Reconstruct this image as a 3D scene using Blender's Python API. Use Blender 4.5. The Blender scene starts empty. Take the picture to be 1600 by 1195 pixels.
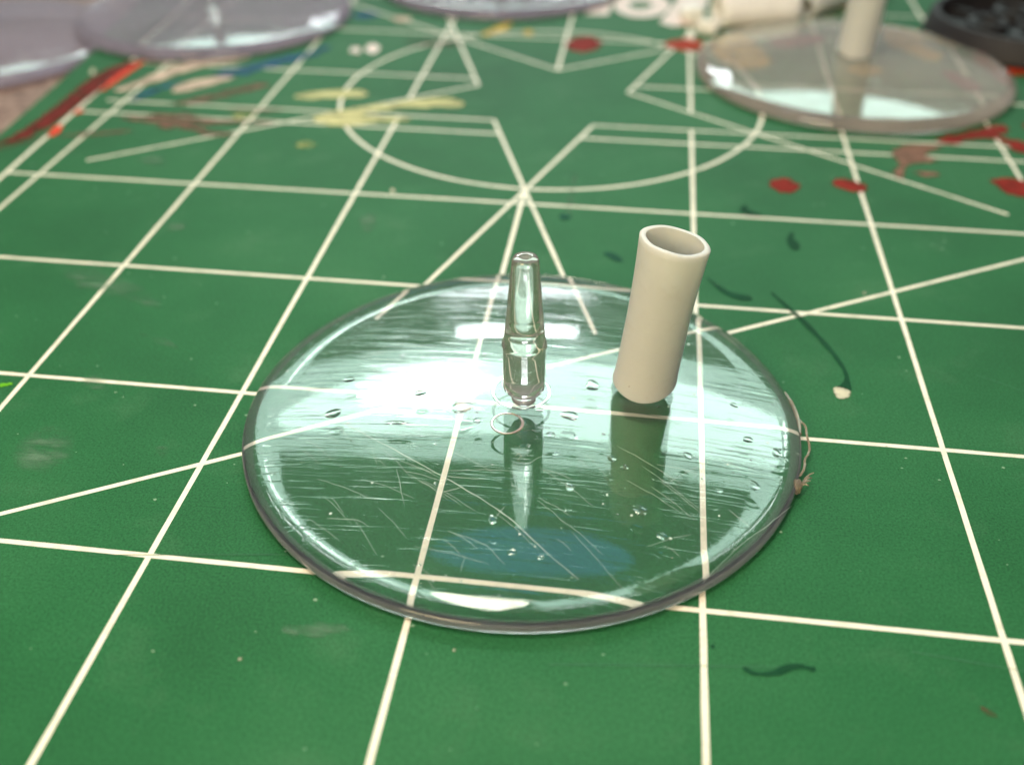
import bpy, bmesh, math, random
from mathutils import Vector, Matrix, noise
random.seed(7)
S = 0.0254                                  # scene measured in inches of the cutting mat's own grid
sc = bpy.context.scene
COL = sc.collection

# ------------------------------------------------------------------ camera
CAM = Vector((4.65523033, -2.47714616, 2.74693))
RIGHT = Vector((0.99159154, 0.12939888, 0.00146621))
DOWN = Vector((0.07775964, -0.58674385, -0.80603046))
FWD = Vector((-0.10343915, 0.79936699, -0.59187225))
cd = bpy.data.cameras.new('camera')
cam = bpy.data.objects.new('camera', cd)
COL.objects.link(cam)
m = Matrix.Identity(4)
for i in range(3):
    m[i][0] = RIGHT[i]; m[i][1] = -DOWN[i]; m[i][2] = -FWD[i]; m[i][3] = CAM[i] * S
cam.matrix_world = m
cd.sensor_width = 36.0
cd.lens = 1615.0 / 1600.0 * 36.0
cd.clip_start = 0.002
cd.clip_end = 50.0
cd.dof.use_dof = True
cd.dof.focus_distance = 4.05 * S
cd.dof.aperture_fstop = 18.0
cd.dof.aperture_blades = 0
sc.camera = cam

# ------------------------------------------------------------------ world: dim room light only
w = bpy.data.worlds.new('World')
sc.world = w
w.use_nodes = True
w.node_tree.nodes['Background'].inputs[0].default_value = (0.48, 0.46, 0.45, 1)
w.node_tree.nodes['Background'].inputs[1].default_value = 0.50
sc.view_settings.view_transform = 'Standard'
sc.view_settings.look = 'None'
sc.view_settings.gamma = 1.0
sc.view_settings.exposure = 0.18
sc.cycles.use_denoising = True
sc.cycles.max_bounces = 14
sc.cycles.transmission_bounces = 12
sc.cycles.transparent_max_bounces = 16
sc.cycles.blur_glossy = 0.3
sc.cycles.sample_clamp_indirect = 12

# ------------------------------------------------------------------ lamps
DISC = Vector((4.251, 0.957, 0.1))
def lamp(name, elev, az, dist, wdt, hgt, radiance, color, shape='RECTANGLE'):
    e, a = math.radians(elev), math.radians(az)
    d = Vector((math.sin(a) * math.cos(e), math.cos(a) * math.cos(e), math.sin(e)))
    p = DISC + d * dist
    ld = bpy.data.lights.new(name, 'AREA')
    ld.shape = shape
    ld.size = wdt * S; ld.size_y = hgt * S
    ld.energy = radiance * math.pi * (wdt * S) * (hgt * S) * (math.pi / 4 if shape == 'ELLIPSE' else 1)
    ld.color = color
    o = bpy.data.objects.new(name, ld)
    COL.objects.link(o)
    z = d.normalized()
    x = Vector((math.cos(a), -math.sin(a), 0))
    y = z.cross(x)
    mm = Matrix.Identity(4)
    for i in range(3):
        mm[i][0] = x[i]; mm[i][1] = y[i]; mm[i][2] = z[i]; mm[i][3] = p[i] * S
    o.matrix_world = mm
    return o
lamp('window_lamp', 37.8, -2.0, 120.0, 124.0, 27.0, 6.3, (0.72, 1.0, 0.90), 'ELLIPSE')
lamp('bright_window_lamp', 35.3, -16.0, 117.0, 19.0, 10.0, 18.0, (0.92, 1.0, 0.97), 'ELLIPSE')
lamp('tube_lamp', 25.6, -7.2, 120.0, 23.0, 4.6, 26.0, (0.90, 0.97, 1.0))
lamp('blue_lamp', 60.0, -4.5, 120.0, 44.0, 12.0, 1.5, (0.08, 0.38, 1.0), 'ELLIPSE')  # unidentified blue source, placed by its reflection on the disc
lamp('ceiling_lamp', 83.0, -92.0, 9.5, 4.6, 2.8, 18.5, (1.0, 0.93, 0.77), 'ELLIPSE')
lamp('front_fill_lamp', 24.0, -160.0, 15.0, 6.3, 4.5, 15.0, (1.0, 0.79, 0.44))  # added fill from the camera side to brighten the upright tube's front

# ------------------------------------------------------------------ materials
def mat_new(name):
    m = bpy.data.materials.new(name)
    m.use_nodes = True
    nt = m.node_tree
    return m, nt, nt.nodes['Principled BSDF']
def N(nt, t, **kw):
    n = nt.nodes.new(t)
    for k, v in kw.items():
        setattr(n, k, v)
    return n
def noise_node(nt, scale, detail=4, rough=.55, coord='Object'):
    tc = N(nt, 'ShaderNodeTexCoord')
    n = N(nt, 'ShaderNodeTexNoise')
    n.inputs['Scale'].default_value = scale
    n.inputs['Detail'].default_value = detail
    n.inputs['Roughness'].default_value = rough
    nt.links.new(tc.outputs[coord], n.inputs['Vector'])
    return n
def ramp(nt, src, stops):
    r = N(nt, 'ShaderNodeValToRGB')
    e = r.color_ramp.elements
    while len(e) < len(stops):
        e.new(0.5)
    for i, (p, c) in enumerate(stops):
        e[i].position = p
        e[i].color = c if len(c) == 4 else (*c, 1)
    nt.links.new(src, r.inputs[0])
    return r
def mixc(nt, f, a, b, mode='MIX'):
    x = N(nt, 'ShaderNodeMix', data_type='RGBA', blend_type=mode)
    for s, v in ((x.inputs[0], f), (x.inputs[6], a), (x.inputs[7], b)):
        if hasattr(v, 'links'):
            nt.links.new(v, s)
        elif isinstance(v, tuple):
            s.default_value = (*v, 1) if len(v) == 3 else v
        else:
            s.default_value = v
    return x.outputs[2]
def bump(nt, bsdf, h, strength, dist):
    b = N(nt, 'ShaderNodeBump')
    b.inputs['Strength'].default_value = strength
    b.inputs['Distance'].default_value = dist
    nt.links.new(h, b.inputs['Height'])
    nt.links.new(b.outputs[0], bsdf.inputs['Normal'])
    return b

def green_mat():
    m, nt, b = mat_new('green_vinyl')
    big = noise_node(nt, 28, 5, .6)
    fine = noise_node(nt, 4200, 3, .75)
    mid = noise_node(nt, 110, 6, .65)
    c = ramp(nt, big.outputs[0], [(.28, (.016, .103, .035)), (.5, (.021, .131, .045)), (.72, (.032, .153, .057))]).outputs[0]
    dust = ramp(nt, mid.outputs[0], [(.55, (0, 0, 0)), (.85, (.25, .25, .25))]).outputs[0]
    c = mixc(nt, dust, c, (.13, .24, .14))
    g = ramp(nt, fine.outputs[0], [(.3, (.58, .62, .56)), (.7, (1.42, 1.38, 1.44))]).outputs[0]
    c = mixc(nt, 1.0, c, g, 'MULTIPLY')
    nt.links.new(c, b.inputs['Base Color'])
    b.inputs['Roughness'].default_value = .55
    b.inputs['Specular IOR Level'].default_value = .12
    bump(nt, b, fine.outputs[0], .35, .00012)
    return m
def ink(name, col, wear=.3):
    m, nt, b = mat_new(name)
    n = noise_node(nt, 420, 5, .7)
    f = ramp(nt, n.outputs[0], [(.36, (wear, wear, wear)), (.50, (0, 0, 0))]).outputs[0]
    nt.links.new(mixc(nt, f, col, (.30, .33, .22)), b.inputs['Base Color'])
    b.inputs['Roughness'].default_value = .5
    return m
def paint(name, col, alpha=1.0, streak=True, edge=.42):
    m, nt, b = mat_new(name)
    tc = N(nt, 'ShaderNodeTexCoord')
    mp = N(nt, 'ShaderNodeMapping')
    mp.inputs['Scale'].default_value = (180, 620, 1) if streak else (300, 300, 1)
    mp.inputs['Rotation'].default_value = (0, 0, math.radians(-28)) if streak else (0, 0, 0)
    nt.links.new(tc.outputs['Object'], mp.inputs[0])
    n = N(nt, 'ShaderNodeTexNoise')
    n.inputs['Scale'].default_value = 1.0
    n.inputs['Detail'].default_value = 6
    n.inputs['Roughness'].default_value = .7
    nt.links.new(mp.outputs[0], n.inputs['Vector'])
    d = tuple(c * .72 for c in col)
    u = tuple(min(1, c * 1.18) for c in col)
    nt.links.new(ramp(nt, n.outputs[0], [(.35, d), (.65, u)]).outputs[0], b.inputs['Base Color'])
    lo = alpha * (.08 if streak else .8)
    al = ramp(nt, n.outputs[0], [(edge - .09, (lo, lo, lo)), (edge + .13, (alpha, alpha, alpha))]).outputs[0]
    # thin feathered border: the 'edge' attribute is 0 on the outline of the paint film and 1 inside
    at = N(nt, 'ShaderNodeAttribute', attribute_name='film')
    mu = N(nt, 'ShaderNodeMath', operation='MULTIPLY')
    nt.links.new(al, mu.inputs[0]); nt.links.new(at.outputs['Fac'], mu.inputs[1])
    nt.links.new(mu.outputs[0], b.inputs['Alpha'])
    b.inputs['Roughness'].default_value = .65
    b.inputs['Specular IOR Level'].default_value = .10
    bump(nt, b, n.outputs[0], .3, .0001)
    return m
def clear(name, tint, haze=0.0, hazecol=(.5, .45, .5), scratch=True, rough=0.0, wave=.022):
    m, nt, b = mat_new(name)
    b.inputs['Base Color'].default_value = (*tint, 1)
    b.inputs['Transmission Weight'].default_value = 1.0
    b.inputs['Roughness'].default_value = rough
    b.inputs['IOR'].default_value = 1.53
    if scratch:
        tc = N(nt, 'ShaderNodeTexCoord')
        sw = noise_node(nt, 90, 3, .5)
        # fine hairline scratches running roughly one way plus a gentle moulding ripple
        mp = N(nt, 'ShaderNodeMapping')
        mp.inputs['Rotation'].default_value = (0, 0, math.radians(33))
        mp.inputs['Scale'].default_value = (90, 2600, 90)
        nt.links.new(tc.outputs['Object'], mp.inputs[0])
        s1 = N(nt, 'ShaderNodeTexNoise')
        s1.inputs['Scale'].default_value = 1.0; s1.inputs['Detail'].default_value = 2
        nt.links.new(mp.outputs[0], s1.inputs['Vector'])
        r1 = ramp(nt, s1.outputs[0], [(.60, (0, 0, 0)), (.72, (1, 1, 1))])
        bb = N(nt, 'ShaderNodeBump')
        bb.inputs['Strength'].default_value = wave; bb.inputs['Distance'].default_value = .0004
        nt.links.new(sw.outputs[0], bb.inputs['Height'])
        b2 = N(nt, 'ShaderNodeBump')
        b2.inputs['Strength'].default_value = .09; b2.inputs['Distance'].default_value = .00006
        nt.links.new(r1.outputs[0], b2.inputs['Height'])
        nt.links.new(bb.outputs[0], b2.inputs['Normal'])
        nt.links.new(b2.outputs[0], b.inputs['Normal'])
        nt.links.new(b2.outputs[0], b.inputs['Coat Normal'])
        b.inputs['Coat Weight'].default_value = .14
        b.inputs['Coat Roughness'].default_value = .10
        b.inputs['Coat IOR'].default_value = 1.5
    if haze:
        df = N(nt, 'ShaderNodeBsdfDiffuse')
        df.inputs[0].default_value = (*hazecol, 1)
        mx = N(nt, 'ShaderNodeMixShader')
        hz = noise_node(nt, 60, 4, .6)
        hr = ramp(nt, hz.outputs[0], [(.3, (haze * .6,) * 3), (.7, (haze * 1.3,) * 3)])
        nt.links.new(hr.outputs[0], mx.inputs[0])
        nt.links.new(b.outputs[0], mx.inputs[1]); nt.links.new(df.outputs[0], mx.inputs[2])
        nt.links.new(mx.outputs[0], nt.nodes['Material Output'].inputs[0])
    return m
def plastic(name, col, rough=.45, sss=0.0, nb=900, var=.06, dirt=False):
    m, nt, b = mat_new(name)
    n = noise_node(nt, nb, 4, .6)
    lo = tuple(c * (1 - var) for c in col); hi = tuple(min(1, c * (1 + var)) for c in col)
    c = ramp(nt, n.outputs[0], [(.3, lo), (.7, hi)]).outputs[0]
    if dirt:                                # handling grime and a few brown paint specks
        d1 = noise_node(nt, 260, 5, .7)
        c = mixc(nt, ramp(nt, d1.outputs[0], [(.55, (0, 0, 0)), (.75, (.22, .22, .22))]).outputs[0], c, (.36, .30, .21))
        d2 = noise_node(nt, 1900, 2, .5)
        c = mixc(nt, ramp(nt, d2.outputs[0], [(.76, (0, 0, 0)), (.80, (.6, .6, .6))]).outputs[0], c, (.22, .13, .08))
    nt.links.new(c, b.inputs['Base Color'])
    b.inputs['Roughness'].default_value = rough
    if sss:
        b.inputs['Subsurface Weight'].default_value = sss
        b.inputs['Subsurface Radius'].default_value = (.0030, .0024, .0017)
        b.inputs['Subsurface Scale'].default_value = 1.0
    bump(nt, b, n.outputs[0], .15, .0001)
    return m
def table_mat():
    m, nt, b = mat_new('speckled_brown_laminate')
    n = noise_node(nt, 420, 6, .8)
    c = ramp(nt, n.outputs[0], [(.32, (.07, .030, .022)), (.46, (.22, .12, .09)), (.58, (.34, .21, .16)), (.72, (.50, .36, .29))]).outputs[0]
    nt.links.new(c, b.inputs['Base Color'])
    b.inputs['Roughness'].default_value = .5
    return m

M = {
    'green': green_mat(),
    'ink': ink('cream_ink', (.95, .865, .715)),
    'ink_thin': ink('thin_pale_ink', (.62, .66, .46), .5),
    'letter': ink('pinkish_white_ink', (.85, .68, .62), .25),
    'table': table_mat(),
    'clear': clear('clear_polystyrene', (.97, .985, .98)),
    'stem': clear('clear_stem_polystyrene', (.98, .97, .95), haze=.09, hazecol=(.80, .76, .70), scratch=False),
    'rim': clear('edge_lit_rim_polystyrene', (.88, .90, .90), haze=.18, hazecol=(.52, .55, .58), scratch=False, rough=.08),  # grey of light caught inside the edge, painted in as diffuse haze
    'clear_mauve': clear('mauve_sheen_polystyrene', (.95, .93, .96), haze=.20, hazecol=(.60, .53, .66)),  # mauve reflection of the room, painted in as diffuse haze
    'clear_tan': clear('milky_sheen_polystyrene', (.96, .94, .92), haze=.12, hazecol=(.95, .84, .74)),  # milky reflection on the right-hand disc, painted in as pale diffuse haze
    'drop': clear('clear_glue', (.99, .99, .98), scratch=False),
    'scratch': plastic('whitened_scratch', (.72, .80, .74), .4),
    'burr': clear('ragged_plastic_flash', (.72, .60, .48), haze=.30, hazecol=(.50, .40, .30), scratch=False, rough=.25),
    'tube': plastic('off_white_plastic', (.62, .61, .58), .5, .45, 500, .02, True),
    'white': plastic('bright_white_plastic', (.95, .91, .86), .28, .1),
    'black': plastic('black_plastic', (.012, .010, .012), .62, nb=300, var=.3),
    'red_dark': paint('dried_red_paint', (.25, .014, .006), .98, False),
    'red_hot': paint('orange_red_paint', (.42, .036, .010), .97, False),
    'red_faint': paint('thin_red_paint', (.30, .05, .05), .8, False),
    'red': paint('scarlet_paint', (.78, .06, .03), 1.0, True, .3),
    'maroon': paint('maroon_paint', (.16, .016, .011), .95, True, .36),
    'maroon_faint': paint('thin_maroon_paint', (.17, .05, .04), .6),
    'peach': paint('peach_paint', (.66, .50, .40), 1.0, True, .34),
    'blue': paint('blue_paint', (.02, .10, .23), .85),
    'brown': paint('brown_paint', (.20, .105, .075), .88),
    'brown_faint': paint('thin_brown_paint', (.22, .13, .09), .55),
    'brown_pink': paint('pinkish_brown_paint', (.28, .14, .10), .85, False),
    'yellow': paint('pale_yellow_paint', (.64, .61, .30), .95, True, .36),
    'yellow_faint': paint('thin_yellow_paint', (.50, .52, .18), .55),
    'ochre': paint('ochre_paint', (.68, .46, .10), .9, False),
    'cream': paint('cream_paint', (.70, .60, .34), .8),
    'dark_green': paint('dark_green_ink_stain', (.008, .075, .032), .75, False),
    'teal': paint('teal_stain', (.012, .10, .06), .7, False),
    'beige': paint('beige_paint_fleck', (.62, .58, .44), .95, False),
    'lime': paint('lime_paint', (.16, .50, .02), .9, False),
    'dust_line': plastic('pale_cut', (.036, .165, .075), .6),
    'cut': plastic('dark_cut', (.014, .115, .042), .6),
    'speck': plastic('lint', (.22, .36, .22), .7),
    'dust': paint('pale_scuff', (.17, .28, .19), .48, True, .5),
}
# ------ outlines in inches on the mat plane
MARKS = [
    ('paint_smear', 'maroon', [(0.448, 3.291), (0.549, 3.676), (0.541, 4.141), (0.544, 4.633), (0.612, 4.98), (0.741, 5.042), (0.805, 4.977), (0.733, 4.55), (0.742, 3.929), (0.699, 3.565), (0.606, 3.405)]),
    ('paint_smear', 'maroon_faint', [(0.505, 3.269), (0.657, 3.474), (0.746, 3.647), (0.852, 3.618), (0.725, 3.515), (0.617, 3.304)]),
    ('paint_fleck', 'red', [(0.737, 4.968), (0.806, 5.095), (0.827, 4.951), (0.792, 4.639), (0.773, 4.36), (0.727, 4.354), (0.721, 4.469), (0.716, 4.752)]),
    ('paint_fleck', 'red', [(0.74, 3.952), (0.746, 4.035), (0.8, 4.03), (0.807, 3.949)]),
    ('paint_fleck', 'red', [(0.751, 3.55), (0.735, 3.723), (0.766, 3.76), (0.805, 3.71), (0.818, 3.559)]),
    ('paint_smear', 'maroon_faint', [(0.793, 5.005), (0.834, 5.129), (1.149, 5.126), (1.307, 5.118), (1.127, 5.05), (0.954, 4.968)]),
    ('paint_smear', 'peach', [(0.81, 4.416), (0.927, 4.617), (1.04, 5.009), (1.292, 5.16), (1.574, 5.273), (1.608, 5.173), (1.349, 5.007), (1.213, 4.833), (1.031, 4.551), (0.876, 4.348)]),
    ('paint_smear', 'peach', [(1.23, 4.486), (1.267, 4.636), (1.421, 4.751), (1.587, 4.842), (1.63, 4.779), (1.54, 4.632), (1.401, 4.483), (1.279, 4.402)]),
    ('paint_smear', 'blue', [(1.025, 4.23), (1.073, 4.452), (1.175, 4.583), (1.292, 4.761), (1.259, 4.594), (1.125, 4.331), (1.07, 4.236)]),
    ('paint_smear', 'blue', [(1.395, 4.886), (1.598, 5.026), (1.827, 5.262), (2.067, 5.509), (2.176, 5.65), (2.117, 5.332), (1.998, 5.211), (1.81, 4.998), (1.736, 4.918), (1.682, 4.786), (1.435, 4.78)]),
    ('paint_fleck', 'blue', [(2.093, 6.374), (2.128, 6.508), (2.267, 6.527), (2.364, 6.429), (2.295, 6.292), (2.159, 6.274)]),
    ('paint_smear', 'brown', [(1.294, 4.193), (1.567, 4.428), (1.735, 4.632), (1.906, 4.735), (1.937, 4.672), (1.829, 4.502), (1.653, 4.327), (1.464, 4.204)]),
    ('paint_smear', 'brown', [(1.012, 3.93), (1.263, 4.01), (1.58, 4.088), (1.64, 4.014), (1.862, 4.009), (2.224, 4.012), (2.224, 3.956), (1.991, 3.902), (1.643, 3.867), (1.804, 3.8), (2.014, 3.773), (2.019, 3.72), (1.801, 3.691), (1.608, 3.785), (1.532, 3.807), (1.561, 3.67), (1.515, 3.696), (1.442, 3.806), (1.303, 3.866), (1.137, 3.878)]),
    ('paint_smear', 'brown_faint', [(0.762, 3.573), (1.006, 3.671), (1.293, 3.753), (1.303, 3.689), (1.087, 3.595), (0.892, 3.537)]),
    ('paint_smear', 'brown_faint', [(1.646, 4.156), (1.972, 4.224), (2.223, 4.234), (2.179, 4.156), (1.91, 4.132)]),
    ('paint_smear', 'yellow', [(2.147, 4.481), (2.282, 4.588), (2.456, 4.651), (2.672, 4.667), (2.722, 4.521), (2.502, 4.479), (2.192, 4.412)]),
    ('paint_smear', 'yellow', [(2.409, 4.152), (2.56, 4.267), (2.84, 4.437), (3.093, 4.558), (3.325, 4.614), (3.365, 4.545), (3.445, 4.482), (3.369, 4.364), (3.25, 4.419), (2.917, 4.303), (2.716, 4.193), (2.894, 4.206), (3.109, 4.211), (3.107, 4.097), (2.918, 4.105), (2.71, 3.954), (2.506, 3.971), (2.419, 4.039)]),
    ('paint_fleck', 'yellow_faint', [(2.417, 3.679), (2.494, 3.71), (2.583, 3.701), (2.595, 3.63), (2.527, 3.6), (2.447, 3.61)]),
    ('paint_fleck', 'yellow_faint', [(1.808, 4.072), (1.995, 4.155), (2.029, 4.055), (1.896, 3.98)]),
    ('paint_smear', 'ochre', [(3.263, 5.975), (3.363, 6.208), (3.487, 6.418), (3.529, 6.265), (3.459, 6.102), (3.355, 5.971)]),
    ('paint_fleck', 'ochre', [(3.616, 6.14), (3.661, 6.214), (3.721, 6.154), (3.717, 6.053), (3.656, 6.028)]),
    ('paint_fleck', 'peach', [(2.422, 6.328), (2.493, 6.41), (2.638, 6.393), (2.664, 6.271), (2.559, 6.239)]),
    ('paint_smear', 'maroon_faint', [(2.667, 5.748), (2.845, 5.788), (3.157, 5.814), (3.199, 5.724), (3.026, 5.669), (2.761, 5.681)]),
    ('paint_spot', 'red_dark', [(3.989, 5.863), (4.052, 6.033), (4.152, 6.112), (4.234, 6.074), (4.327, 5.908), (4.271, 5.744), (4.134, 5.664), (4.037, 5.728)]),
    ('paint_spot', 'red_hot', [(4.764, 5.936), (4.913, 6.149), (5.079, 6.139), (5.118, 6.015), (5.095, 5.824), (4.974, 5.808), (4.837, 5.867)]),
    ('paint_spot', 'red_dark', [(5.443, 3.454), (5.476, 3.531), (5.531, 3.547), (5.596, 3.547), (5.623, 3.496), (5.651, 3.428), (5.589, 3.323), (5.529, 3.324), (5.48, 3.379)]),
    ('paint_spot', 'red_dark', [(5.831, 3.514), (5.882, 3.594), (5.947, 3.594), (6.019, 3.558), (6.068, 3.501), (6.008, 3.397), (5.914, 3.419), (5.857, 3.447)]),
    ('paint_spot', 'red_dark', [(6.779, 3.677), (6.857, 3.752), (6.944, 3.736), (6.981, 3.704), (7.176, 3.758), (7.088, 3.438), (6.922, 3.467), (6.847, 3.492), (6.822, 3.602)]),
    ('paint_spot', 'red_dark', [(6.576, 4.288), (6.644, 4.34), (6.877, 4.469), (7.029, 4.589), (7.135, 4.717), (7.128, 4.603), (7.128, 4.481), (7.032, 4.392), (7.1, 4.369), (7.17, 4.326), (7.308, 4.24), (7.271, 4.104), (7.116, 4.113), (7.047, 4.185), (7.028, 4.307), (6.971, 4.341), (6.805, 4.287), (6.716, 4.192), (6.61, 4.209)]),
    ('paint_spot', 'red_dark', [(7.2, 4.59), (7.263, 4.654), (7.418, 4.641), (7.383, 4.515), (7.233, 4.506)]),
    ('paint_smear', 'brown_pink', [(6.254, 4.018), (6.32, 4.129), (6.435, 4.206), (6.556, 4.202), (6.656, 4.194), (6.565, 4.1), (6.478, 4.018), (6.541, 3.977), (6.616, 3.957), (6.478, 3.89), (6.362, 3.855), (6.329, 3.756), (6.297, 3.659), (6.249, 3.597), (6.234, 3.669), (6.2, 3.72), (6.276, 3.806), (6.276, 3.902)]),
    ('paint_smear', 'brown_pink', [(6.35, 3.74), (6.418, 3.777), (6.535, 3.746), (6.485, 3.684), (6.405, 3.664)]),
    ('paint_smear', 'ochre', [(6.562, 6.572), (6.695, 6.59), (6.891, 6.383), (7.015, 6.114), (7.129, 6.068), (7.203, 5.958), (6.965, 5.986), (6.797, 6.085), (6.854, 5.911), (6.936, 5.833), (6.886, 5.625), (6.75, 5.607), (6.634, 5.763), (6.471, 5.964)]),
    ('paint_smear', 'ochre', [(5.139, 5.785), (5.221, 6.029), (5.431, 6.154), (5.52, 5.913), (5.626, 5.627), (5.622, 5.371), (5.388, 5.258), (5.204, 5.427)]),
    ('paint_smear', 'ochre', [(6.111, 5.437), (6.266, 5.542), (6.442, 5.454), (6.431, 5.317), (6.252, 5.266)]),
    ('paint_smear', 'cream', [(5.251, 6.162), (5.447, 6.473), (5.757, 6.725), (5.885, 6.654), (5.602, 6.409), (5.381, 6.179)]),
    ('paint_smear', 'cream', [(6.231, 7.372), (6.445, 7.284), (6.415, 7.052), (6.265, 7.182)]),
    ('paint_smear', 'red_faint', [(5.567, 5.858), (5.706, 6.047), (5.92, 6.171), (6.132, 6.026), (5.921, 5.815), (5.734, 5.759)]),
    ('paint_smear', 'red_faint', [(7.077, 5.823), (7.242, 5.918), (7.346, 5.83), (7.348, 5.374), (7.306, 5.149), (7.213, 5.187), (7.159, 5.442)]),
    ('paint_smear', 'red_faint', [(6.796, 5.474), (6.993, 5.42), (7.108, 5.023), (6.955, 5.027), (6.852, 5.177)]),
    ('paint_spot', 'red_hot', [(7.292, 5.68), (7.457, 5.816), (7.734, 5.796), (7.702, 5.679), (7.375, 5.58)]),
    ('dark_stain', 'dark_green', [(5.512, 2.79), (5.545, 2.855), (5.557, 2.826), (5.548, 2.765), (5.572, 2.724), (5.577, 2.666), (5.549, 2.619), (5.518, 2.658), (5.503, 2.729)]),
    ('dark_stain', 'dark_green', [(5.379, 2.18), (5.405, 2.146), (5.483, 2.021), (5.561, 1.868), (5.632, 1.695), (5.669, 1.569), (5.684, 1.48), (5.679, 1.352), (5.658, 1.383), (5.604, 1.381), (5.644, 1.41), (5.666, 1.472), (5.651, 1.561), (5.617, 1.666), (5.546, 1.832), (5.468, 1.99), (5.391, 2.131)]),
    ('dark_stain', 'dark_green', [(5.048, 2.304), (5.112, 2.221), (5.181, 2.141), (5.276, 2.128), (5.293, 2.081), (5.235, 2.061), (5.16, 2.101), (5.086, 2.205)]),
    ('dark_stain', 'dark_green', [(5.246, 3.051), (5.307, 3.175), (5.314, 3.093), (5.408, 3.024), (5.352, 3.001)]),
    ('dark_stain', 'dark_green', [(5.12, -0.231), (5.137, -0.224), (5.165, -0.241), (5.219, -0.229), (5.261, -0.195), (5.313, -0.185), (5.336, -0.195), (5.361, -0.194), (5.36, -0.22), (5.321, -0.207), (5.281, -0.218), (5.25, -0.245), (5.197, -0.257), (5.144, -0.254)]),
    ('dark_stain', 'teal', [(4.229, 2.867), (4.255, 2.903), (4.301, 2.885), (4.302, 2.829), (4.257, 2.807)]),
    ('dark_stain', 'teal', [(4.503, 2.465), (4.554, 2.486), (4.601, 2.436), (4.628, 2.384), (4.584, 2.378), (4.54, 2.421)]),
    ('dark_stain', 'dark_green', [(5.023, -0.149), (5.036, -0.145), (5.038, -0.16), (5.025, -0.165)]),
    ('dark_stain', 'maroon_faint', [(5.858, -0.279), (5.876, -0.286), (5.905, -0.309), (5.902, -0.323), (5.878, -0.317), (5.858, -0.296)]),
    ('paint_fleck', 'beige', [(5.591, 1.36), (5.609, 1.396), (5.646, 1.382), (5.677, 1.362), (5.67, 1.327), (5.641, 1.295), (5.603, 1.3)]),
    ('paint_fleck', 'beige', [(3.478, -0.414), (3.484, -0.4), (3.498, -0.403), (3.498, -0.416), (3.483, -0.421)]),
    ('paint_fleck', 'beige', [(3.459, -0.429), (3.472, -0.422), (3.475, -0.43)]),
    ('paint_fleck', 'beige', [(4.172, -0.283), (4.179, -0.274), (4.187, -0.283), (4.18, -0.295)]),
    ('paint_fleck', 'beige', [(3.194, 3.056), (3.199, 3.1), (3.234, 3.07), (3.236, 3.027), (3.209, 3.023)]),
    ('paint_fleck', 'beige', [(4.733, -0.368), (4.741, -0.36), (4.745, -0.367), (4.739, -0.373)]),
    ('paint_fleck', 'beige', [(5.364, -0.021), (5.373, -0.017), (5.374, -0.028), (5.365, -0.032)]),
    ('paint_fleck', 'beige', [(5.848, 2.236), (5.866, 2.251), (5.864, 2.219), (5.847, 2.211)]),
    ('paint_fleck', 'beige', [(6.336, 2.482), (6.347, 2.49), (6.343, 2.457), (6.33, 2.455)]),
    ('paint_fleck', 'ochre', [(5.785, 0.065), (5.797, 0.073), (5.797, 0.061), (5.787, 0.054)]),
    ('paint_fleck', 'lime', [(1.877, 0.916), (1.954, 0.941), (1.976, 0.924), (1.949, 0.896), (1.895, 0.884)]),
    ('paint_fleck', 'beige', [(0.477, 4.762), (0.474, 4.832), (0.528, 4.783), (0.557, 4.689), (0.518, 4.698)]),
    ('scuff', 'dust', [(1.701, 1.892), (1.779, 1.95), (1.951, 1.926), (2.171, 1.823), (2.327, 1.699), (2.368, 1.601), (2.282, 1.608), (2.127, 1.691), (1.991, 1.692), (1.821, 1.758)]),
    ('scuff', 'dust', [(2.191, 0.508), (2.202, 0.646), (2.297, 0.685), (2.447, 0.584), (2.487, 0.446), (2.384, 0.354), (2.228, 0.392)]),
    ('scuff', 'dust', [(2.342, 1.396), (2.474, 1.385), (2.607, 1.294), (2.573, 1.263), (2.421, 1.323)]),
    ('scuff', 'dust', [(2.767, 0.584), (2.801, 0.61), (2.848, 0.575), (2.854, 0.522), (2.808, 0.532)]),
    ('scuff', 'dust', [(2.223, 1.011), (2.312, 1.048), (2.387, 0.984), (2.385, 0.925), (2.292, 0.932)]),
    ('scuff', 'dust', [(3.077, 2.698), (3.186, 2.793), (3.25, 2.603), (3.17, 2.478)]),
    ('scuff', 'dust', [(2.013, 2.492), (2.13, 2.531), (2.192, 2.423), (2.089, 2.371)]),
    ('scuff', 'dust', [(1.492, 3.282), (1.573, 3.391), (1.733, 3.314), (1.719, 3.196), (1.592, 3.198)]),
    ('scuff', 'dust', [(3.564, -0.278), (3.638, -0.226), (3.793, -0.22), (3.843, -0.241), (3.726, -0.298), (3.62, -0.312)]),
    ('scuff', 'dust', [(4.252, 2.935), (4.265, 3.461), (4.306, 3.448), (4.306, 3.196), (4.306, 2.877)]),
]
O1_PTS = [(4.839, 7.047), (4.834, 6.975), (4.821, 6.906), (4.799, 6.841), (4.769, 6.783), (4.733, 6.735), (4.691, 6.697), (4.647, 6.672), (4.6, 6.659), (4.552, 6.659), (4.506, 6.672), (4.463, 6.699), (4.425, 6.737), (4.392, 6.786), (4.366, 6.844), (4.349, 6.909), (4.34, 6.979), (4.342, 7.051), (4.352, 7.123), (4.373, 7.191), (4.402, 7.253), (4.438, 7.306), (4.481, 7.348), (4.529, 7.376), (4.579, 7.391), (4.629, 7.39), (4.678, 7.374), (4.723, 7.345), (4.762, 7.302), (4.794, 7.248), (4.818, 7.186), (4.833, 7.118)]
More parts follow.
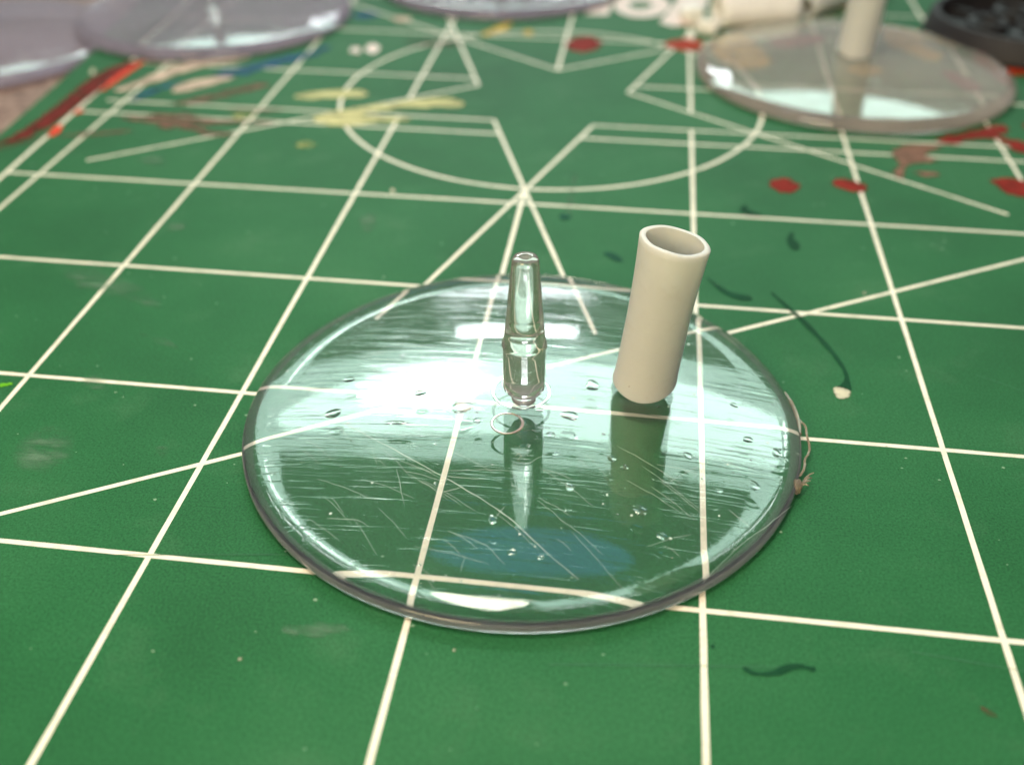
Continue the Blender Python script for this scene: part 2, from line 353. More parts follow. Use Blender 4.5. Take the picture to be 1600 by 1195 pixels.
O2_PTS = [(4.686, 7.026), (4.684, 6.999), (4.679, 6.974), (4.669, 6.949), (4.656, 6.927), (4.641, 6.909), (4.623, 6.894), (4.603, 6.884), (4.582, 6.878), (4.561, 6.878), (4.541, 6.883), (4.522, 6.892), (4.506, 6.907), (4.492, 6.925), (4.481, 6.947), (4.474, 6.971), (4.471, 6.997), (4.472, 7.023), (4.477, 7.05), (4.486, 7.075), (4.499, 7.097), (4.514, 7.116), (4.533, 7.132), (4.553, 7.142), (4.574, 7.148), (4.595, 7.148), (4.616, 7.143), (4.635, 7.133), (4.652, 7.118), (4.666, 7.099), (4.676, 7.077), (4.683, 7.052)]
L1_PTS = [(4.095, 6.663), (4.157, 6.821), (4.33, 7.075), (4.305, 6.692)]
L2_PTS = [(4.75, 6.536), (4.856, 6.991), (4.924, 7.396), (5.203, 7.434), (5.135, 6.916), (5.063, 6.508), (4.859, 6.445)]
N1_PTS = [(2.324, 5.451), (2.311, 5.557), (2.383, 5.567), (2.416, 5.433)]
N2_PTS = [(2.442, 5.497), (2.423, 5.635), (2.472, 5.674), (2.537, 5.603), (2.545, 5.48), (2.505, 5.429)]
DROPS = [(4.023, 0.812, 0.0495, 0.0458), (4.099, 0.734, 0.0205, 0.0203), (4.4, 0.684, 0.0227, 0.0237), (4.492, 0.684, 0.0176, 0.0197), (4.542, 1.036, 0.0376, 0.0403), (4.465, 0.816, 0.0387, 0.0372), (4.056, 1.204, 0.0168, 0.0242), (3.832, 0.897, 0.0292, 0.026), (3.495, 0.751, 0.0417, 0.0331), (3.775, 0.699, 0.0564, 0.0161), (5.183, 0.828, 0.0229, 0.0245), (5.295, 0.778, 0.0251, 0.028), (5.194, 0.566, 0.0265, 0.0295), (5.06, 0.504, 0.0167, 0.0181), (4.5, 0.412, 0.0214, 0.0247), (4.765, 0.342, 0.0303, 0.0305), (4.848, 0.236, 0.0227, 0.0227), (4.238, 0.215, 0.0207, 0.0229), (4.326, 0.078, 0.0178, 0.0184), (4.428, 0.069, 0.0133, 0.0122), (5.245, 0.447, 0.0117, 0.0141), (4.941, 0.668, 0.0223, 0.0232), (4.646, 0.591, 0.0221, 0.0189), (4.697, 0.548, 0.017, 0.0149), (4.431, 0.578, 0.0148, 0.0151), (4.32, 0.609, 0.0124, 0.0115), (3.955, 0.585, 0.015, 0.0115), (3.698, 1.172, 0.0168, 0.0193), (3.501, 0.986, 0.0327, 0.0226), (5.137, 1.043, 0.0212, 0.0178), (4.341, 0.833, 0.0182, 0.0168)]
SCRATCHES = [[(3.271, 0.854), (3.502, 0.722), (3.751, 0.57), (3.984, 0.428), (4.202, 0.296), (4.307, 0.225), (4.436, 0.102), (4.568, -0.003)], [(4.993, 0.077), (5.108, 0.232), (5.23, 0.38), (5.334, 0.516)], [(3.833, 0.434), (3.863, 0.357), (3.902, 0.256)], [(3.701, 0.563), (3.753, 0.454)], [(4.028, 0.325), (4.106, 0.364)], [(3.628, 0.175), (3.748, 0.174)], [(4.274, 0.288), (4.248, 0.227)], [(3.88, 0.452), (4.037, 0.41), (4.185, 0.407)], [(3.498, 1.159), (3.606, 1.194)], [(5.093, 0.414), (5.171, 0.349)], [(4.085, 0.146), (4.231, 0.1), (4.31, 0.023)]]
# ------------------------------------------------------------------ helpers
def empty(name, loc=(0, 0, 0)):
    o = bpy.data.objects.new(name, None)
    o.location = Vector(loc) * S
    o.empty_display_size = .005
    COL.objects.link(o)
    return o
def tag(o, label=None, cat=None, group=None, kind=None):
    if label: o['label'] = label
    if cat: o['category'] = cat
    if group: o['group'] = group
    if kind: o['kind'] = kind
    return o
def mesh(name, verts, faces, mats, parent=None, smooth=False, sharp=None, midx=None, loc=None):
    me = bpy.data.meshes.new(name)
    me.from_pydata([tuple(c * S for c in v) for v in verts], [], faces)
    for mt in (mats if isinstance(mats, (list, tuple)) else [mats]):
        me.materials.append(mt)
    if midx:
        me.polygons.foreach_set('material_index', midx)
    if smooth:
        me.polygons.foreach_set('use_smooth', [True] * len(me.polygons))
        if sharp:
            me.set_sharp_from_angle(angle=math.radians(sharp))
    me.update()
    o = bpy.data.objects.new(name, me)
    COL.objects.link(o)
    if parent: o.parent = parent
    if loc: o.location = Vector(loc) * S
    return o
def lathe(name, prof, mats, parent, seg=96, sharp=32, loc=None, mat_of=None, wob=None):
    """closed surface of revolution; prof is a list of (r, h), r == 0 at both ends"""
    V, F, MI = [], [], []
    rows = []
    for i, (r, h) in enumerate(prof):
        if r < 1e-6:
            rows.append([len(V)]); V.append((0, 0, h))
        else:
            row = []
            for k in range(seg):
                a = 2 * math.pi * k / seg
                rr = r * (1 + (wob(a, h) if wob else 0))
                row.append(len(V)); V.append((rr * math.cos(a), rr * math.sin(a), h))
            rows.append(row)
    for i in range(len(rows) - 1):
        A, B = rows[i], rows[i + 1]
        mi = mat_of(i) if mat_of else 0
        for k in range(seg):
            k2 = (k + 1) % seg
            if len(A) == 1 and len(B) == 1: continue
            if len(A) == 1: F.append((A[0], B[k2], B[k]))
            elif len(B) == 1: F.append((A[k], A[k2], B[0]))
            else: F.append((A[k], A[k2], B[k2], B[k]))
            MI.append(mi)
    return mesh(name, V, F, mats, parent, True, sharp, MI, loc)
def tube_along(name, pts, r, mat_, parent, seg=8, loc=None, rfun=None):
    pts = [Vector(p) for p in pts]
    V, F = [], []
    for i, p in enumerate(pts):
        t = (pts[min(i + 1, len(pts) - 1)] - pts[max(i - 1, 0)]).normalized()
        u = t.cross(Vector((0, 0, 1)))
        if u.length < 1e-4: u = Vector((1, 0, 0))
        u.normalize(); v = t.cross(u)
        rr = rfun(i / (len(pts) - 1)) * r if rfun else r
        for k in range(seg):
            a = 2 * math.pi * k / seg
            V.append(tuple(p + u * rr * math.cos(a) + v * rr * math.sin(a)))
    for i in range(len(pts) - 1):
        for k in range(seg):
            k2 = (k + 1) % seg
            F.append((i * seg + k, i * seg + k2, (i + 1) * seg + k2, (i + 1) * seg + k))
    F.append(tuple(reversed(range(seg)))); F.append(tuple((len(pts) - 1) * seg + k for k in range(seg)))
    return mesh(name, V, F, mat_, parent, True, 50, loc=loc)

# ------------------------------------------------------------------ table and mat
TABLE_Z = -0.11
def slab(name, poly, z0, z1, mt, parent=None):
    n = len(poly)
    V = [(x, y, z0) for x, y in poly] + [(x, y, z1) for x, y in poly]
    F = [tuple(reversed(range(n))), tuple(range(n, 2 * n))] + [(i, (i + 1) % n, n + (i + 1) % n, n + i) for i in range(n)]
    return mesh(name, V, F, mt, parent)
tag(slab('table_top', [(-12, -14), (26, -14), (26, 20), (-12, 20)], TABLE_Z - .8, TABLE_Z, M['table']), kind='structure')

mat = empty('cutting_mat', (0, 0, TABLE_Z))
tag(mat, 'green cutting mat with cream grid and star print, spotted with dried paint, on the table', 'cutting mat')
def on_mat(o):
    o.parent = mat
    o.location = Vector((0, 0, -TABLE_Z)) * S
    return o
EDGE = lambda y: 0.435 + (y - 3.551) * (0.322 - 0.435) / (4.985 - 3.551)
BORD = lambda y: 0.789 + (y - 2.94) * (0.700 - 0.789) / (5.035 - 2.94)
on_mat(slab('mat_sheet', [(EDGE(-6), -6), (17, -6), (17, 12), (EDGE(12), 12)], TABLE_Z + .001, 0, M['green']))

ZN = [0]
def film_z(base):
    ZN[0] += 1
    return base + ZN[0] * 0.000012
def line(name, a, b, wdt, mt, base=.0006):
    a, b = Vector((*a, 0)), Vector((*b, 0))
    L = (b - a).length
    if L < .02: return
    t = (b - a) / L; n = Vector((-t.y, t.x, 0))
    z = film_z(base)
    k = max(2, int(L / .12))
    V, F = [], []
    for i in range(k + 1):
        p = a + (b - a) * (i / k)
        j = 1 + .10 * noise.noise(Vector((p.x * 9, p.y * 9, 3.1)))
        s = .0012 * noise.noise(Vector((p.x * 5, p.y * 5, 8.7)))
        V.append(tuple(p + n * (wdt / 2 * j + s) + Vector((0, 0, z)))); V.append(tuple(p - n * (wdt / 2 * j - s) + Vector((0, 0, z))))
    for i in range(k):
        F.append((2 * i + 1, 2 * i + 3, 2 * i + 2, 2 * i))
    return on_mat(mesh(name, V, F, mt))
# the five-pointed star printed in the circle; the grid stops where it meets the star
SC = Vector((4.0, 4.69))
RS = 1.51
tips = [SC + RS * Vector((math.cos(math.radians(-90 + 72 * k)), math.sin(math.radians(-90 + 72 * k)))) for k in range(5)]
ri = RS * math.cos(math.radians(72)) / math.cos(math.radians(36))
notch = [SC + ri * Vector((math.cos(math.radians(-54 + 72 * k)), math.sin(math.radians(-54 + 72 * k)))) for k in range(5)]
star = []
for k in range(5):
    star += [tips[k], notch[k]]
def inside(p):
    c = False
    j = len(star) - 1
    for i in range(len(star)):
        a, b = star[i], star[j]
        if (a.y > p.y) != (b.y > p.y) and p.x < (b.x - a.x) * (p.y - a.y) / (b.y - a.y) + a.x: c = not c
        j = i
    return c
def cut_line(name, a, b, wdt, mt):
    a, b = Vector(a), Vector(b)
    n = max(40, int((b - a).length / .01))
    start = None
    for i in range(n + 1):
        p = a + (b - a) * (i / n)
        ok = not inside(p)
        if ok and start is None: start = p
        if (not ok or i == n) and start is not None:
            line(name, start, p, wdt, mt); start = None
W = .0225
for y in range(-3, 10):
    cut_line('grid_line', (BORD(y), y), (15, y), W, M['ink'])
for x in range(1, 15):
    cut_line('grid_line', (x, -5), (x, 11), W, M['ink'])
line('border_line', (BORD(-5), -5), (BORD(11), 11), W * 1.2, M['ink'])
EXT = 1.69
for k in range(5):
    A, B = tips[k], tips[(k + 2) % 5]
    d = (B - A).normalized()
    e = (B - A).length
    # arm edges run from tip to notch; the side of the inner pentagon is left blank
    s = (SC + ri * Vector((0, 0)) - A).length
    seg = RS * 2 * math.sin(math.radians(72)) * (1 / (1 + (1 + 5 ** .5) / 2))   # tip to notch distance
    line('star_line', A - d * EXT, A + d * seg, W * .95, M['ink'])
    line('star_line', B - d * seg, B + d * (1.42 if k in (1,) else EXT), W * .95, M['ink'])
# 30 degree guide line
d30 = Vector((math.cos(math.radians(30.2)), math.sin(math.radians(30.2))))
p30 = Vector((3.125, .587))
line('angle_line', p30 - d30 * 4.6, p30 + d30 * 9, W, M['ink'])
# circle
V, F = [], []
z = film_z(.0006)
nseg = 220
for k in range(nseg):
    a = 2 * math.pi * k / nseg
    for r in (1.495 - .0125, 1.495 + .0125):
        V.append((SC.x + r * math.cos(a), SC.y + r * math.sin(a), z))
for k in range(nseg):
    k2 = (k + 1) % nseg
    F.append((2 * k, 2 * k + 1, 2 * k2 + 1, 2 * k2))
on_mat(mesh('printed_circle', V, F, M['ink']))

def smooth_poly(pts, rough, it=2):
    P = [Vector(p) for p in pts]
    for _ in range(it):                      # Chaikin corner cutting
        Q = []
        for i in range(len(P)):
            a, b = P[i], P[(i + 1) % len(P)]
            Q += [a * .75 + b * .25, a * .25 + b * .75]
        P = Q
    out = []
    n = len(P)
    for i in range(n):
        t = P[(i + 1) % n] - P[i - 1]
        nn = Vector((-t.y, t.x)).normalized() if t.length > 1e-9 else Vector((0, 0))
        q = P[i]
        out.append(q + nn * rough * noise.noise(Vector((q.x * 14, q.y * 14, .5))) + nn * rough * .6 * noise.noise(Vector((q.x * 45, q.y * 45, 5.5))))
    return out
def film(name, pts, mt, base, rough=.02, parent=None, feather=.010):
    P = smooth_poly(pts, rough)
    n = len(P)
    # shrink outline a little for the solid inside; the outline itself is the thin feathered edge of the film
    z = film_z(base)
    lo = Vector((min(p.x for p in P), min(p.y for p in P))); hi = Vector((max(p.x for p in P), max(p.y for p in P)))
    step = max(.012, min(.05, (hi - lo).length / 26))
    def isin(q):
        c = False; j = n - 1
        for i in range(n):
            a, b = P[i], P[j]
            if (a.y > q.y) != (b.y > q.y) and q.x < (b.x - a.x) * (q.y - a.y) / (b.y - a.y) + a.x: c = not c
            j = i
        return c
    def dist(q):
        best = 9
        for i in range(n):
            a, b = P[i], P[(i + 1) % n]
            ab = b - a; L = ab.length_squared
            t = max(0, min(1, (q - a).dot(ab) / L)) if L > 0 else 0
            best = min(best, (q - a - ab * t).length_squared)
        return best ** .5
    pts2 = list(P)
    yy = lo.y; row = 0
    while yy < hi.y:
        xx = lo.x + (step / 2 if row % 2 else 0)
        while xx < hi.x:
            q = Vector((xx, yy))
            if isin(q) and dist(q) > step * .35: pts2.append(q)
            xx += step
        yy += step * .87; row += 1
    from mathutils.geometry import delaunay_2d_cdt
    vs, es, fs, *_ = delaunay_2d_cdt(pts2, [(i, (i + 1) % n) for i in range(n)], [list(range(n))], 1, 1e-6)
    ds = [dist(v) for v in vs]
    feather = min(feather, max(ds) * .6 + 1e-5)
    me = bpy.data.meshes.new(name)
    me.from_pydata([(v.x * S, v.y * S, z * S) for v in vs], [], [tuple(f) for f in fs])
    at = me.attributes.new('film', 'FLOAT', 'POINT')
    at.data.foreach_set('value', [1.0 if name == 'dark_stain' else max(0.0, min(1.0, d / feather)) for d in ds])
    me.materials.append(mt)
    me.update()
    o = bpy.data.objects.new(name, me)
    COL.objects.link(o)
    return on_mat(o)
LABELS = {'red_dark': 'dark red dried paint spot', 'red_hot': 'orange red dried paint spot', 'maroon': 'maroon paint smear', 'peach': 'peach paint stroke',
          'blue': 'blue paint smear', 'brown': 'brown paint smear', 'yellow': 'pale yellow paint stroke', 'ochre': 'ochre yellow paint patch',
          'brown_pink': 'pinkish brown paint smear', 'lime': 'lime green paint mark', 'cream': 'cream paint streak', 'red': 'scarlet paint fleck on the border line'}
for nm, mk, pts in MARKS:
    small = max(p[0] for p in pts) - min(p[0] for p in pts) < .12
    o = film(nm, pts, M[mk], .0022, .004 if small or nm == 'dark_stain' else .022, feather=.004 if small else (.12 if nm == 'scuff' else .006 if nm == 'dark_stain' else .017))
    if mk in LABELS: o['label'] = LABELS[mk]
def flat(name, outer, mt, hole=None):
    z = film_z(.0010)
    bm = bmesh.new()
    if hole:
        n = len(outer)
        a = [bm.verts.new((x * S, y * S, z * S)) for x, y in outer]
        b = [bm.verts.new((x * S, y * S, z * S)) for x, y in hole]
        for i in range(n):
            bm.faces.new((a[i], a[(i + 1) % n], b[(i + 1) % n], b[i]))
    else:
        bm.faces.new([bm.verts.new((x * S, y * S, z * S)) for x, y in outer])
    bmesh.ops.recalc_face_normals(bm, faces=bm.faces[:])
    if bm.faces[:][0].normal.z < 0:
        bmesh.ops.reverse_faces(bm, faces=bm.faces[:])
    me = bpy.data.meshes.new(name); bm.to_mesh(me); bm.free()
    me.materials.append(mt)
    o = bpy.data.objects.new(name, me); COL.objects.link(o)
    return on_mat(o)
flat('printed_letter', O1_PTS, M['letter'], O2_PTS)['label'] = 'large printed letter O'
flat('printed_letter', L1_PTS, M['letter'])
flat('printed_letter', L2_PTS, M['letter'])
flat('printed_numeral', N1_PTS, M['letter'])
flat('printed_numeral', N2_PTS, M['letter'])

# knife cuts and lint in the mat's surface
random.seed(21)
for i in range(26):
    x, y = random.uniform(1.2, 8), random.uniform(-1.4, 4.5); an = random.uniform(0, math.pi); L = random.uniform(.2, .9)
    line('knife_cut', (x, y), (x + L * math.cos(an), y + L * math.sin(an)), random.uniform(.002, .0035), M['dust_line'] if i % 3 else M['cut'])
V, F = [], []
z = film_z(.0024)
for i in range(420):
    x, y = random.uniform(.8, 9), random.uniform(-2, 5.5); r = random.uniform(.003, .009)
    k0 = len(V); kk = 5
    ph = random.random() * 6; st = random.uniform(.4, 1)
    for k in range(kk):
        a = ph + 2 * math.pi * k / kk
        V.append((x + r * math.cos(a) * random.uniform(.6, 1.2), y + r * st * math.sin(a), z))
    F.append(tuple(range(k0, k0 + kk)))
tag(on_mat(mesh('dust_specks', V, F, M['speck'])), kind='stuff')

# ------------------------------------------------------------------ clear flying bases
RD = 1.160
def dome(r):
    h = .170 - (.170 - .090) * (r / 1.06) ** 2
    if r > 1.06:
        t = (r - 1.06) / .10
        h = .090 - .011 * t - .032 * t * t
    return h
def disc_part(parent, mats, z0=.006):
    prof = [(r_, z0 + .058 * (1 - (r_ / 1.05) ** 2)) for r_ in (0, .1, .2, .3, .4, .5, .6, .7, .8, .9, 1.0, 1.05)] + [(1.10, z0), (1.145, z0 + .001), (1.158, z0 + .006), (1.162, z0 + .018), (1.161, .043)]
    n_edge = len(prof) - 1
    rs = [1.157, 1.15, 1.14, 1.125, 1.11, 1.095, 1.08, 1.07, 1.06, 1.04, 1.0, .92, .84, .76, .68, .6, .52, .44, .36, .28, .2, .12, .05]
    prof += [(r, dome(r)) for r in rs] + [(0, dome(0))]
    return lathe('disc', prof, mats, parent, 160, 40, mat_of=lambda i: 1 if 12 <= i <= n_edge else 0)
STEM = [(0, 0), (.025, 0), (.040, .006), (.050, .018), (.054, .045), (.062, .054), (.084, .080), (.0865, .09), (.0865, .262), (.0875, .272),
        (.0895, .280), (.0895, .294), (.087, .302), (.082, .318), (.0805, .350), (.0785, .362), (.0770, .370), (.053, .620), (.052, .632), (.047, .641), (.036, .645), (.022, .645), (.018, .641), (0, .641)]
def flying_base(loc, label, mats, stem=True, stem_y=0.0, stem_up=0.0):
    t = empty('flying_base', loc)
    tag(t, label, 'model base', 'clear round model bases standing on the mat and table')
    disc_part(t, mats)
    if stem:
        lathe('stem', [(r, h + (stem_up * min(1, max(0, h - .37) / .26))) for r, h in STEM], M['stem'], t, 48, 30, loc=(.02 if stem_y else 0, stem_y, dome(abs(stem_y)) + .0015))
    return t
main = flying_base((4.251, .957, 0), 'clear domed round base with bare peg in sharp focus, largest disc at the centre', [M['clear'], M['rim']], True, -.085, .035)
# moulding collar and gate ring on the disc
def ring(name, c, r, w_, h_, mt, parent, seg=64, sx=1.0):
    V, F = [], []
    prof = [(-w_, .0), (-w_ * .7, h_ * .75), (0, h_), (w_ * .7, h_ * .75), (w_, .0)]
    for k in range(seg):
        a = 2 * math.pi * k / seg
        for dr, hh in prof:
            x, y = c[0] + (r + dr) * math.cos(a) * sx, c[1] + (r + dr) * math.sin(a)
            V.append((x, y, dome(math.hypot(x, y)) + .0008 + hh))
    m_ = len(prof)
    for k in range(seg):
        k2 = (k + 1) % seg
        for j in range(m_):
            j2 = (j + 1) % m_
            F.append((k * m_ + j, k2 * m_ + j, k2 * m_ + j2, k * m_ + j2))
    return mesh(name, V, F, mt, parent, True, 60)
ring('collar', (0, -.01), .118, .006, .0014, M['drop'], main)
ring('moulding_ring', (-.03, -.225), .062, .006, .0022, M['burr'], main)
def droplet(cx, cy, a, b, hmax, mt, parent, idx):
    """flat blob of set glue following the dome"""
    V, F = [], []
    seg, rows = 18, 5
    ph = random.random() * 6
    def z_at(x, y): return dome(min(1.15, math.hypot(x, y)))
    V.append((cx, cy, z_at(cx, cy) + .0008 + hmax))
    for j in range(1, rows + 1):
        t = j / rows
        for k in range(seg):
            an = 2 * math.pi * k / seg
            wv = 1 + .12 * math.sin(2 * an + ph) + .07 * math.sin(3 * an + 2 * ph)
            x, y = cx + a * t * wv * math.cos(an), cy + b * t * wv * math.sin(an)
            V.append((x, y, z_at(x, y) + .0008 + hmax * (1 - t ** 2.6)))
    V.append((cx, cy, z_at(cx, cy) + .0006))
    for k in range(seg):
        k2 = (k + 1) % seg
        F.append((0, 1 + k, 1 + k2))
        for j in range(rows - 1):
            p = 1 + j * seg
            F.append((p + k, p + seg + k, p + seg + k2, p + k2))
        p = 1 + (rows - 1) * seg
        F.append((p + k, len(V) - 1, p + k2))
    return mesh('glue_drop', V, F, mt, parent, True, 60)
for i, (x, y, a, b) in enumerate(DROPS):
    droplet(x - 4.251, y - .957, a * .85, b * .85, min(.0035, a * .10), M['drop'], main, i)
random.seed(11)
for i in range(70):                           # tiny specks of set glue and dirt
    r = 1.08 * math.sqrt(random.random()); an = random.random() * 6.283
    if r < .14: continue
    a = random.uniform(.003, .007)
    droplet(r * math.cos(an), r * math.sin(an), a, a * random.uniform(.7, 1.2), .002, M['drop'] if i % 3 else M['scratch'], main, i)['kind'] = 'stuff'
def scratch(pts, w_=.0035, mt=None):
    P = [Vector(p) - Vector((4.251, .957)) for p in pts]
    Q = []
    for i in range(len(P) - 1):
        for k in range(6):
            Q.append(P[i].lerp(P[i + 1], k / 6))
    Q.append(P[-1])
    Q = [Vector((q.x + .004 * noise.noise(Vector((q.x * 20, q.y * 20, 1))), q.y + .004 * noise.noise(Vector((q.x * 20, q.y * 20, 4))), 0)) for q in Q]
    for q in Q: q.z = dome(min(1.155, math.hypot(q.x, q.y))) + .0002
    return tube_along('scratch', Q, w_, mt or M['scratch'], main, 6, rfun=lambda t: .35 + .65 * math.sin(math.pi * min(1, max(0, t))) ** .5 * (.7 + .3 * math.sin(t * 40)))
for i, s in enumerate(SCRATCHES):
    scratch(s, .0012 if i == 0 else .0006)
random.seed(3)
for i in range(64):                            # sheaf of faint hairlines across the front of the disc
    an = random.uniform(-2.9, -.3); r = random.uniform(.45, 1.05)
    x, y = r * math.cos(an), r * math.sin(an)
    dd = math.radians(random.gauss(-36, 9) if i % 4 else random.uniform(-90, 90)); L = random.uniform(.06, .30)
    x2, y2 = x + L * math.cos(dd), y + L * math.sin(dd)
    if math.hypot(x2, y2) > 1.08: continue
    scratch([(x + 4.251, y + .957), ((x + x2) / 2 + 4.251, (y + y2) / 2 + .957 + .006), (x2 + 4.251, y2 + .957)], .0005)
# ragged gate stub and thin flash loop on the right of the rim
random.seed(5)
V, F = [], []
bm = bmesh.new()
bmesh.ops.create_icosphere(bm, subdivisions=3, radius=1)
for v in bm.verts:
    d = noise.noise(v.co * 2.3) * .35 + noise.noise(v.co * 6) * .18
    v.co = Vector((v.co.x * .020 * (1 + d), v.co.y * .032 * (1 + d), .034 + v.co.z * .026 * (1 + d)))
    v.co = v.co * S
me = bpy.data.meshes.new('gate_stub'); bm.to_mesh(me); bm.free()
me.materials.append(M['burr']); me.polygons.foreach_set('use_smooth', [True] * len(me.polygons))
o = bpy.data.objects.new('gate_stub', me); COL.objects.link(o); o.parent = main
o.location = Vector((5.372 - 4.251, .655 - .957, 0)) * S
for k in range(4):
    a0 = Vector((1.135 + k * .006, -.30 + k * .012, .04))
    tube_along('flash_strand', [a0, a0 + Vector((.02, -.005 + .008 * k, .012)), a0 + Vector((.028 + .003 * k, -.012 + .013 * k, .008 + .008 * (k % 2)))], .005, M['burr'], main, 6, rfun=lambda t: 1 - .7 * t)
def rim_pt(adeg, rr, h):
    return Vector((rr * math.cos(math.radians(adeg)), rr * math.sin(math.radians(adeg)), h))
tube_along('flash_loop', [rim_pt(-12 + 24 * k / 16, 1.163 + .030 * math.sin(math.pi * (k / 16)) ** 1.2 + .006 * math.sin(k * 1.3), .036 + .01 * math.sin(k * .9)) for k in range(17)], .0050, M['burr'], main, 6)
tube_along('flash_loop', [rim_pt(1 + 14 * k / 10, 1.160 + .010 * math.sin(math.pi * k / 10), .040) for k in range(11)], .0085, M['burr'], main, 6)

flying_base((6.20, 5.46, 0), 'clear round base carrying a white tube, behind on the right beside the black base', [M['clear_tan'], M['clear_tan']], True)
flying_base((.95, 6.20, 0), 'clear round base with painted-in mauve sheen, straddling the far left mat edge beside red and blue paint', [M['clear_mauve'], M['clear_mauve']])
flying_base((-.85, 5.50, TABLE_Z), 'clear round base with painted-in mauve sheen, lying on the brown table at the far left corner', [M['clear_mauve'], M['clear_mauve']])
flying_base((3.26, 7.53, 0), 'clear round base at the top centre edge, white window glare on its disc', [M['clear_mauve'], M['clear_mauve']])

# ------------------------------------------------------------------ off-white plastic tubes
def plastic_tube(loc, label, lean, length, r0, r1, pinch, mt, wall=.026, seg=96, axis=-18, bottom_round=True, thing='tube_sleeve', group='white plastic tube sleeves', flare=.012, tilt=(0, 0)):
    """hollow tube: outer wall up, over the lip, inner wall down; the mouth is pinched to two soft corners"""
    rows = []
    def sect(t, inner):
        r = r0 + (r1 - r0) * t
        r += flare * max(0, (t - .88) / .12) ** 2
        r -= .002 * math.sin(math.pi * t)
        r += .004 * max(0, (.10 - t) / .10)
        if inner: r -= wall
        return r
    prof = []
    for k in range(0, 27): prof.append((k / 26, False, 0))
    for (dr, dz) in ((-.003, .004), (-.009, .0065), (-.016, .0065), (-.022, .004)): prof.append((1, False, (dr, dz)))
    for k in range(26, -1, -1): prof.append((k / 26, True, 0))
    V = []
    ax = math.radians(axis)
    for t, inner, ex in prof:
        for k in range(seg):
            a = 2 * math.pi * k / seg
            r = sect(t, inner)
            dz = 0
            if ex: r += ex[0]; dz = ex[1]
            pk = pinch * max(0, (t - .45) / .55) ** 1.5
            ca = abs(math.cos(a - ax))
            r *= 1 + pk * (ca ** 12) - pk * .35 * (1 - ca ** 2)
            r *= 1 + .006 * math.sin(2 * a + 5 * t) + .004 * math.sin(3 * a + 2 + 4 * t)
            zz = t * length + dz
            if bottom_round and t < .12:
                zz += .030 * (.12 - t) / .12 * abs(math.cos(a)) ** 2.0 - .012 * (.12 - t) / .12
            zz += t * (tilt[0] * math.cos(a) + tilt[1] * math.sin(a)) * r
            zz += .004 * math.sin(3 * a + 1.1) * t ** 6
            cx = lean[0] * t; cy = lean[1] * t
            V.append((cx + r * math.cos(a), cy + r * math.sin(a), zz))
    F = []
    n = len(prof)
    for j in range(n - 1):
        for k in range(seg):
            k2 = (k + 1) % seg
            F.append((j * seg + k, j * seg + k2, (j + 1) * seg + k2, (j + 1) * seg + k))
    for k in range(seg):
        k2 = (k + 1) % seg
        F.append(((n - 1) * seg + k, (n - 1) * seg + k2, k2, k))
    o = mesh(thing, V, F, mt, None, True, 50, loc=loc)
    tag(o, label, 'plastic tube', group)
    return o
plastic_tube((4.757, 1.085, .166), 'short off-white plastic tube with pinched mouth standing on the central clear disc', (.066, .0), .672, .131, .1245, .14, M['tube'], flare=.0, wall=.021, tilt=(-.11, 0))
plastic_tube((6.20, 5.46, .172), 'off-white plastic tube slipped over the peg of the right-hand clear base', (.05, .0), .95, .132, .132, .02, M['tube'], flare=.0)
# white tube lying across the mat behind, and its offcuts
def lying_tube(p0, p1, r, mt, label, name='tube_sleeve'):
    p0, p1 = Vector(p0), Vector(p1)
    d = p1 - p0; L = d.length
    V, F = [], []
    prof = [(0, r - .028), (0, r - .006), (.006, r)] + [(L * k / 10, r + .004 * math.sin(k * 1.7)) for k in range(1, 10)] + [(L - .006, r), (L, r - .006), (L, r - .028)]
    inner = [(L * k / 6, r - .030) for k in range(5, 0, -1)]
    P = prof + inner
    seg = 48
    t = d.normalized(); u = t.cross(Vector((0, 0, 1))).normalized(); v = u.cross(t)
    for s_, rr in P:
        for k in range(seg):
            a = 2 * math.pi * k / seg
            V.append(tuple(t * s_ + u * rr * math.cos(a) + v * (rr * math.sin(a))))
    for j in range(len(P)):
        j2 = (j + 1) % len(P)
        for k in range(seg):
            k2 = (k + 1) % seg
            F.append((j * seg + k, j * seg + k2, j2 * seg + k2, j2 * seg + k))
    o = mesh(name, V, F, mt, None, True, 50, loc=p0)
    tag(o, label, 'plastic tube', 'white plastic tube sleeves')
    return o
lying_tube((5.22, 6.42, .150), (5.86, 6.66, .150), .146, M['white'], 'bright white plastic tube lying on its side behind the right-hand clear base')
lying_tube((5.98, 6.80, .105), (6.75, 7.75, .105), .100, M['tube'], 'thin cream tube lying at the top edge, half hidden by the upright tube')
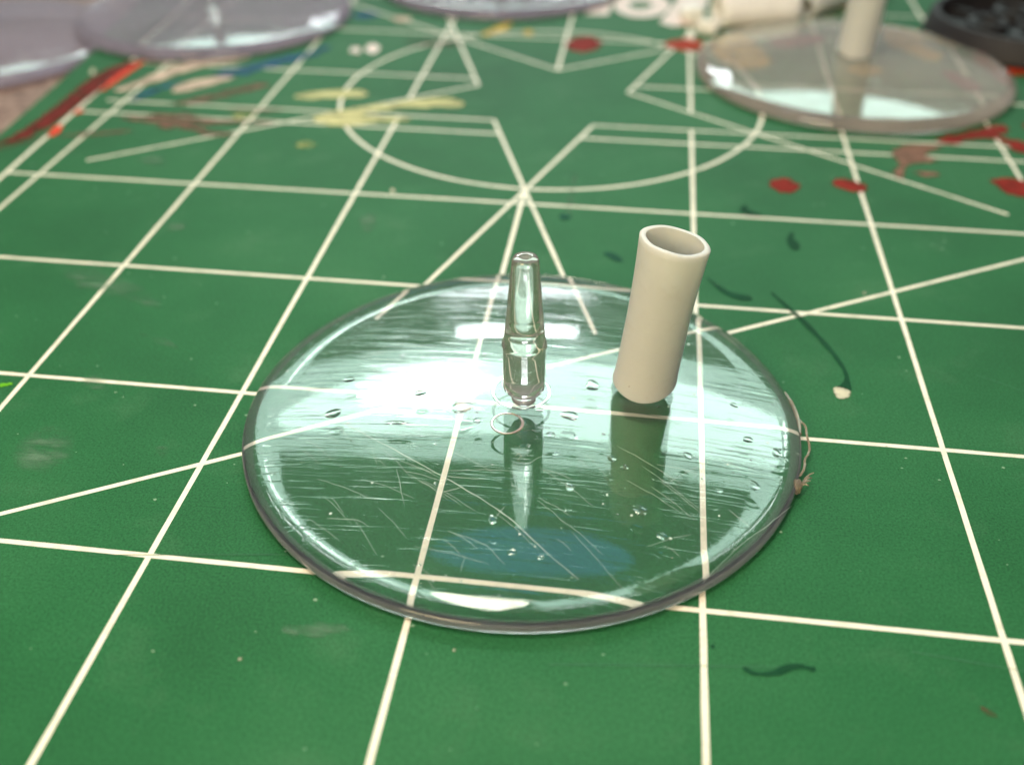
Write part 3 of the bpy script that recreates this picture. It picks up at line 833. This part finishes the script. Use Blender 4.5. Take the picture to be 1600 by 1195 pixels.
def offcut(loc, dims, seed, label):
    bm = bmesh.new()
    bmesh.ops.create_icosphere(bm, subdivisions=4, radius=1)
    for v in bm.verts:
        c = v.co.copy()
        q = Vector((math.copysign(abs(c.x) ** .6, c.x), math.copysign(abs(c.y) ** .6, c.y), math.copysign(abs(c.z) ** .6, c.z)))
        d = 1 + .18 * noise.noise(c * 1.7 + Vector((seed, 0, 0))) + .05 * noise.noise(c * 5 + Vector((seed, 4, 0)))
        v.co = Vector((q.x * dims[0] * d, q.y * dims[1] * d, dims[2] * .98 + q.z * dims[2] * min(d, 1.0))) * S
    me = bpy.data.meshes.new('plastic_offcut'); bm.to_mesh(me); bm.free()
    me.materials.append(M['white']); me.polygons.foreach_set('use_smooth', [True] * len(me.polygons))
    o = bpy.data.objects.new('plastic_offcut', me); COL.objects.link(o)
    o.location = Vector(loc) * S
    o.rotation_euler = (0, 0, seed)
    tag(o, label, 'plastic offcut', 'small white plastic offcuts behind')
    return o
offcut((5.02, 6.62, 0), (.10, .09, .07), .4, 'larger cream plastic offcut against the end of the lying white tube')
offcut((5.14, 6.28, 0), (.035, .085, .06), 1.3, 'narrow cream sliver of plastic in front of the lying white tube')
offcut((5.02, 6.12, 0), (.022, .04, .022), .2, 'tiny crumb of white plastic touching the orange red paint spot')

# ------------------------------------------------------------------ black base
bb = empty('black_base', (7.70, 6.48, 0))
tag(bb, 'upturned black round plastic base with round sockets in its hollow, far right corner', 'model base')
lathe('rim_wall', [(0, .004), (.60, .004), (.72, .004), (.775, .012), (.785, .03), (.74, .19), (.725, .205), (.69, .205), (.675, .195), (.668, .075), (.64, .062), (.3, .060), (0, .060)], M['black'], bb, 96, 35)
for k, (x, y, r) in enumerate(((-.30, -.02, .16), (-.02, -.33, .17), (.28, .05, .15), (-.02, .34, .15), (0.02, .0, .10))):
    V_ = [(0, .061), (r * .55, .061), (r * .62, .150), (r * .72, .158), (r * .92, .155), (r, .145), (r * 1.03, .0615), (r * .5, .0612), (0, .0611)]
    prof_ = [(0, .066), (r * .60, .067), (r * .66, .150), (r * .74, .158), (r * .92, .155), (r, .145), (r * 1.03, .0625), (0, .0622)]
    lathe('socket', prof_, M['black'], bb, 40, 35, loc=(x, y, 0))
for k in range(6):
    a = k * math.pi / 3 + .3
    c, s_ = math.cos(a), math.sin(a)
    p, q = .46, .665
    V = []
    for rr in (p, q):
        for off in (-.02, .02):
            for z_ in (.0625, .12):
                V.append((rr * c - off * s_, rr * s_ + off * c, z_))
    mesh('rib', V, [(0, 1, 3, 2), (4, 6, 7, 5), (0, 4, 5, 1), (2, 3, 7, 6), (1, 5, 7, 3), (0, 2, 6, 4)], M['black'], bb)
